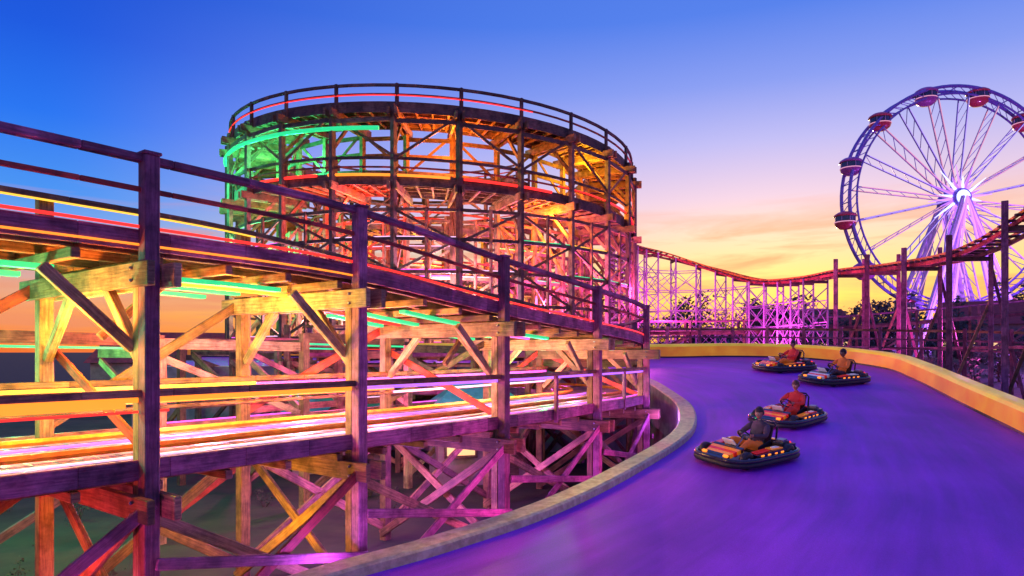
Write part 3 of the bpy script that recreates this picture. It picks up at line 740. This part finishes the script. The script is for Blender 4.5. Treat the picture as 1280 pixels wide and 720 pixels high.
WALLM=noisy('building_wall',(.2,.14,.14),(.32,.24,.24),2,.8,.2); ROOFM=noisy('red_roof',(.25,.03,.03),(.38,.06,.05),3,.7,.3); WIN=emis('lit_window',(1,.6,.25),1.2)
ROOFG=noisy('green_roof_glow',(.03,.3,.2),(.06,.45,.32),3,.5,.2,0,0,.15)  # faint emission makes the booth roof look lit
def building(x,y,w_,d_,hh,rot,name='park_building',roofm=None):
    B=empty(name,(x,y,gz(x,y))); B.rotation_euler=(0,0,rot)
    b=MB('walls',[WALLM],B); b.box((0,0,hh/2-.3),w_,d_,hh,0); b.done()
    ri=min(1,w_*.25)
    b=MB('roof',[roofm or ROOFM],B); e=.4; A=[(-w_/2-e,-d_/2-e,hh-.3),(w_/2+e,-d_/2-e,hh-.3),(w_/2+e,d_/2+e,hh-.3),(-w_/2-e,d_/2+e,hh-.3)]; T=[(-w_/2+ri,0,hh+d_*.3),(w_/2-ri,0,hh+d_*.3)]
    b.poly([A[0],A[1],T[1],T[0]]); b.poly([A[2],A[3],T[0],T[1]]); b.poly([A[1],A[2],T[1]]); b.poly([A[3],A[0],T[0]]); b.poly(A[::-1]); b.done()
    b=MB('windows_and_door',[WIN,W_DARK],B); n_=max(2,int(w_/2.2)); s=min(1,w_/n_/1.5)
    for i in range(n_):
        cx=-w_/2+w_*(i+.5)/n_
        if i==n_//2: b.box((cx,-d_/2-.03,.85),1.0*s,.08,1.9,1)
        else:
            b.box((cx,-d_/2-.02,1.4),1.0*s,.06,.9,0)
            for q in (-.52,.52): b.box((cx+q*s,-d_/2-.05,1.4),.08,.1,1.05,1)
            for q in (-.5,.5): b.box((cx,-d_/2-.05,1.4+q),1.1*s,.1,.08,1)
    b.done()
building(-27,56,12,7,3.6,.4); building(60,82,16,9,4.2,-.5); building(36,86,12,8,3.6,-.3); building(84,92,14,9,4.4,-.6)
building(-1.2,22.6,2.8,2.2,2.5,.25,'ticket_booth',ROOFG); building(-6.5,25,3,2.2,2.5,.35,'ticket_booth',ROOFG)
# ---------------------------------------------------------------- lamps
def pt(name,loc,col,power,rad=.12):
    l=bpy.data.lights.new(name,'POINT'); l.energy=power; l.color=col; l.shadow_soft_size=rad
    o=bpy.data.objects.new(name,l); o.location=loc; S.collection.objects.link(o); return o
YEL=(1,.5,.02); ORG=(1,.24,.02); GRN=(.05,1,.35); MAG=(1,.1,.7); PUR=(.5,.12,1); RD=(1,.05,.03); WPK=(1,.5,.8)
def under(i,t_,o_,z,col,pw,r_=.1):
    p=P[i].lerp(P[i+1],t_)+nsP[i]*o_; pt('coaster_lamp',(p.x,p.y,z),col,pw*1.55,r_)
under(1,.7,1.6,5.3,GRN,170); under(2,.35,1.7,5.2,GRN,210); under(2,.8,.6,5.35,ORG,120); under(2,.6,5.4,5.0,GRN,180)
under(3,.15,2.2,5.3,YEL,160); under(3,.6,1.5,5.3,YEL,170); under(4,.35,1.6,5.0,YEL,210)
under(5,.4,1.6,4.9,YEL,170); under(6,.1,1.6,4.9,GRN,120); under(6,.6,1.6,4.8,ORG,100)
under(4,.6,4.5,4.6,WPK,240); under(2,.5,7,4.4,YEL,210); under(3,.5,9,4.4,GRN,320); under(5,.5,7,4.4,MAG,420)
under(3,.9,5.5,4.6,RD,240)
under(2,.6,1.5,4.35,ORG,90); under(3,.5,1.5,4.25,WPK,80); under(4,.5,1.5,4.25,MAG,140); under(5,.5,1.5,4.25,WPK,100); under(6,.5,1.5,4.2,MAG,110)
under(2,.6,1.5,2.4,RD,110); under(3,.6,1.5,2.3,YEL,110); under(4,.6,1.5,2.2,PUR,170); under(5,.6,1.5,2.2,PUR,150)
for x,y,c,pw in ((-3.9,6.4,MAG,80),(-2.0,8.75,PUR,75),(.6,11.9,MAG,100),(3.0,15.6,MAG,100),(4.6,19.2,PUR,90)):
    q=V((x,y,0)); nI=min(range(len(I)),key=lambda k_:(I[k_].xy-q.xy).length); w_=I[nI]+normals(I)[nI]*.66
    pt('pit_fill_light',(w_.x,w_.y,w_.z-.06),c,pw,.06)  # unseen coloured lights added under the kerb to light the structure
def tl(th,rad,z,col,pw): pt('helix_lamp',(CX+rad*math.cos(math.radians(th)),CY+rad*math.sin(math.radians(th)),z),col,pw*1.6,.3)
tl(205,R-1.4,17.0,GRN,1300); tl(235,R-1.4,16.6,GRN,1000); tl(212,R+2.2,15.4,GRN,800)
tl(255,R-1.4,13.3,RD,1100); tl(280,R-1.4,16.4,ORG,900); tl(305,R-1.2,12.6,ORG,1300); tl(335,R-1.4,14.4,ORG,900); tl(320,R-1.4,16.4,YEL,500)
tl(270,6,10,YEL,3500); tl(0,5,10,MAG,3000); tl(310,R-1.6,8,MAG,2200); tl(240,R-1.6,8,WPK,1700); tl(340,R+1,9,MAG,1200); tl(215,R-1.4,11,GRN,1500); tl(180,8,11,ORG,1800); tl(280,R-1.6,8.5,WPK,1500)
tl(90,8,13,ORG,2500)
for x,y,z,c,pw in ((24,36,6,MAG,1500),(19,52,6,MAG,2200),(13,57,8,MAG,2200),(36,46,6,PUR,2500),(73,107,9,PUR,14000),(84,108,22,PUR,9000)): pt('park_lamp',(x,y,z),c,pw,.3)
# ---------------------------------------------------------------- world + sun
w=bpy.data.worlds.new('World'); S.world=w; w.use_nodes=True; nt=w.node_tree; N=nt.nodes; L=nt.links
bg=N['Background']
tc=N.new('ShaderNodeTexCoord'); sx=N.new('ShaderNodeSeparateXYZ'); L.new(tc.outputs['Generated'],sx.inputs[0])
def ramp(stops):
    r=N.new('ShaderNodeValToRGB'); e=r.color_ramp.elements
    while len(e)<len(stops): e.new(.5)
    for el,(p_,c_) in zip(e,stops): el.position=p_; el.color=(*lin(c_),1)
    L.new(sx.outputs['Z'],r.inputs[0]); return r
A=ramp([(0,(255,150,40)),(.05,(255,200,60)),(.10,(255,218,120)),(.155,(255,214,182)),(.21,(228,200,226)),(.28,(180,180,242)),(.35,(125,150,240)),(.43,(70,122,234)),(.6,(60,105,220)),(1,(115,115,225))])
B=ramp([(0,(245,115,50)),(.045,(252,155,85)),(.085,(225,165,145)),(.13,(135,175,228)),(.19,(65,145,242)),(.28,(22,112,240)),(.37,(5,84,222)),(.5,(8,66,200)),(1,(115,115,225))])
az=math.radians(20)
cb=N.new('ShaderNodeCombineXYZ'); L.new(sx.outputs['X'],cb.inputs[0]); L.new(sx.outputs['Y'],cb.inputs[1])
nm=N.new('ShaderNodeVectorMath'); nm.operation='NORMALIZE'; L.new(cb.outputs[0],nm.inputs[0])
dt=N.new('ShaderNodeVectorMath'); dt.operation='DOT_PRODUCT'; L.new(nm.outputs[0],dt.inputs[0]); dt.inputs[1].default_value=(math.sin(math.radians(28)),math.cos(math.radians(28)),0)
mr=N.new('ShaderNodeMapRange'); mr.interpolation_type='SMOOTHSTEP'; mr.inputs['From Min'].default_value=.45; mr.inputs['From Max'].default_value=1.0; L.new(dt.outputs['Value'],mr.inputs[0])
mx=N.new('ShaderNodeMix'); mx.data_type='RGBA'; L.new(mr.outputs[0],mx.inputs[0]); L.new(B.outputs[0],mx.inputs[6]); L.new(A.outputs[0],mx.inputs[7])
mp=N.new('ShaderNodeMapping'); mp.inputs['Scale'].default_value=(2.2,2.2,20); mp.inputs['Rotation'].default_value=(0,math.radians(6),0); mp.inputs['Location'].default_value=(1.3,.4,0); L.new(tc.outputs['Generated'],mp.inputs[0])
cn=N.new('ShaderNodeTexNoise'); cn.inputs['Scale'].default_value=1.6; cn.inputs['Detail'].default_value=8; cn.inputs['Roughness'].default_value=.58; cn.inputs['Distortion'].default_value=.4; L.new(mp.outputs[0],cn.inputs[0])
cr=N.new('ShaderNodeMapRange'); cr.inputs['From Min'].default_value=.46; cr.inputs['From Max'].default_value=.62; L.new(cn.outputs[0],cr.inputs[0])
cz=N.new('ShaderNodeValToRGB'); e=cz.color_ramp.elements; e[0].position=.0; e[0].color=(.6,.6,.6,1); e[1].position=.22; e[1].color=(0,0,0,1); el=e.new(.13); el.color=(.9,.9,.9,1); L.new(sx.outputs['Z'],cz.inputs[0])
cm=N.new('ShaderNodeMath'); cm.operation='MULTIPLY'; L.new(cr.outputs[0],cm.inputs[0]); L.new(cz.outputs[0],cm.inputs[1])
mc=N.new('ShaderNodeMix'); mc.data_type='RGBA'; L.new(cm.outputs[0],mc.inputs[0]); L.new(mx.outputs[2],mc.inputs[6]); mc.inputs[7].default_value=(*lin((236,140,105)),1)
sky=N.new('ShaderNodeTexSky'); sky.sky_type='NISHITA'; sky.sun_disc=False; sky.sun_elevation=math.radians(4); sky.sun_rotation=az
sc=N.new('ShaderNodeVectorMath'); sc.operation='SCALE'; sc.inputs['Scale'].default_value=.012; L.new(sky.outputs[0],sc.inputs[0])
ad=N.new('ShaderNodeVectorMath'); ad.operation='ADD'; L.new(mc.outputs[2],ad.inputs[0]); L.new(sc.outputs[0],ad.inputs[1])
L.new(ad.outputs[0],bg.inputs[0]); bg.inputs[1].default_value=1.0
sl=bpy.data.lights.new('sun','SUN'); sl.energy=1.4; sl.angle=math.radians(.5); sl.color=(1,.62,.35)
so=bpy.data.objects.new('sun',sl); S.collection.objects.link(so)
el_=math.radians(4); d=V((math.sin(az)*math.cos(el_),math.cos(az)*math.cos(el_),math.sin(el_))); so.rotation_euler=(-d).to_track_quat('-Z','Y').to_euler(); so.location=d*100
# ---------------------------------------------------------------- camera
cam=bpy.data.cameras.new('camera'); co=bpy.data.objects.new('camera',cam); S.collection.objects.link(co)
co.location=(0,0,5); co.rotation_euler=(math.radians(90),0,0); cam.lens=24; cam.sensor_width=36; cam.shift_y=.0625; cam.clip_end=8000; cam.clip_start=.05
S.camera=co
S.view_settings.view_transform='Standard'; S.view_settings.look='None'; S.view_settings.exposure=0
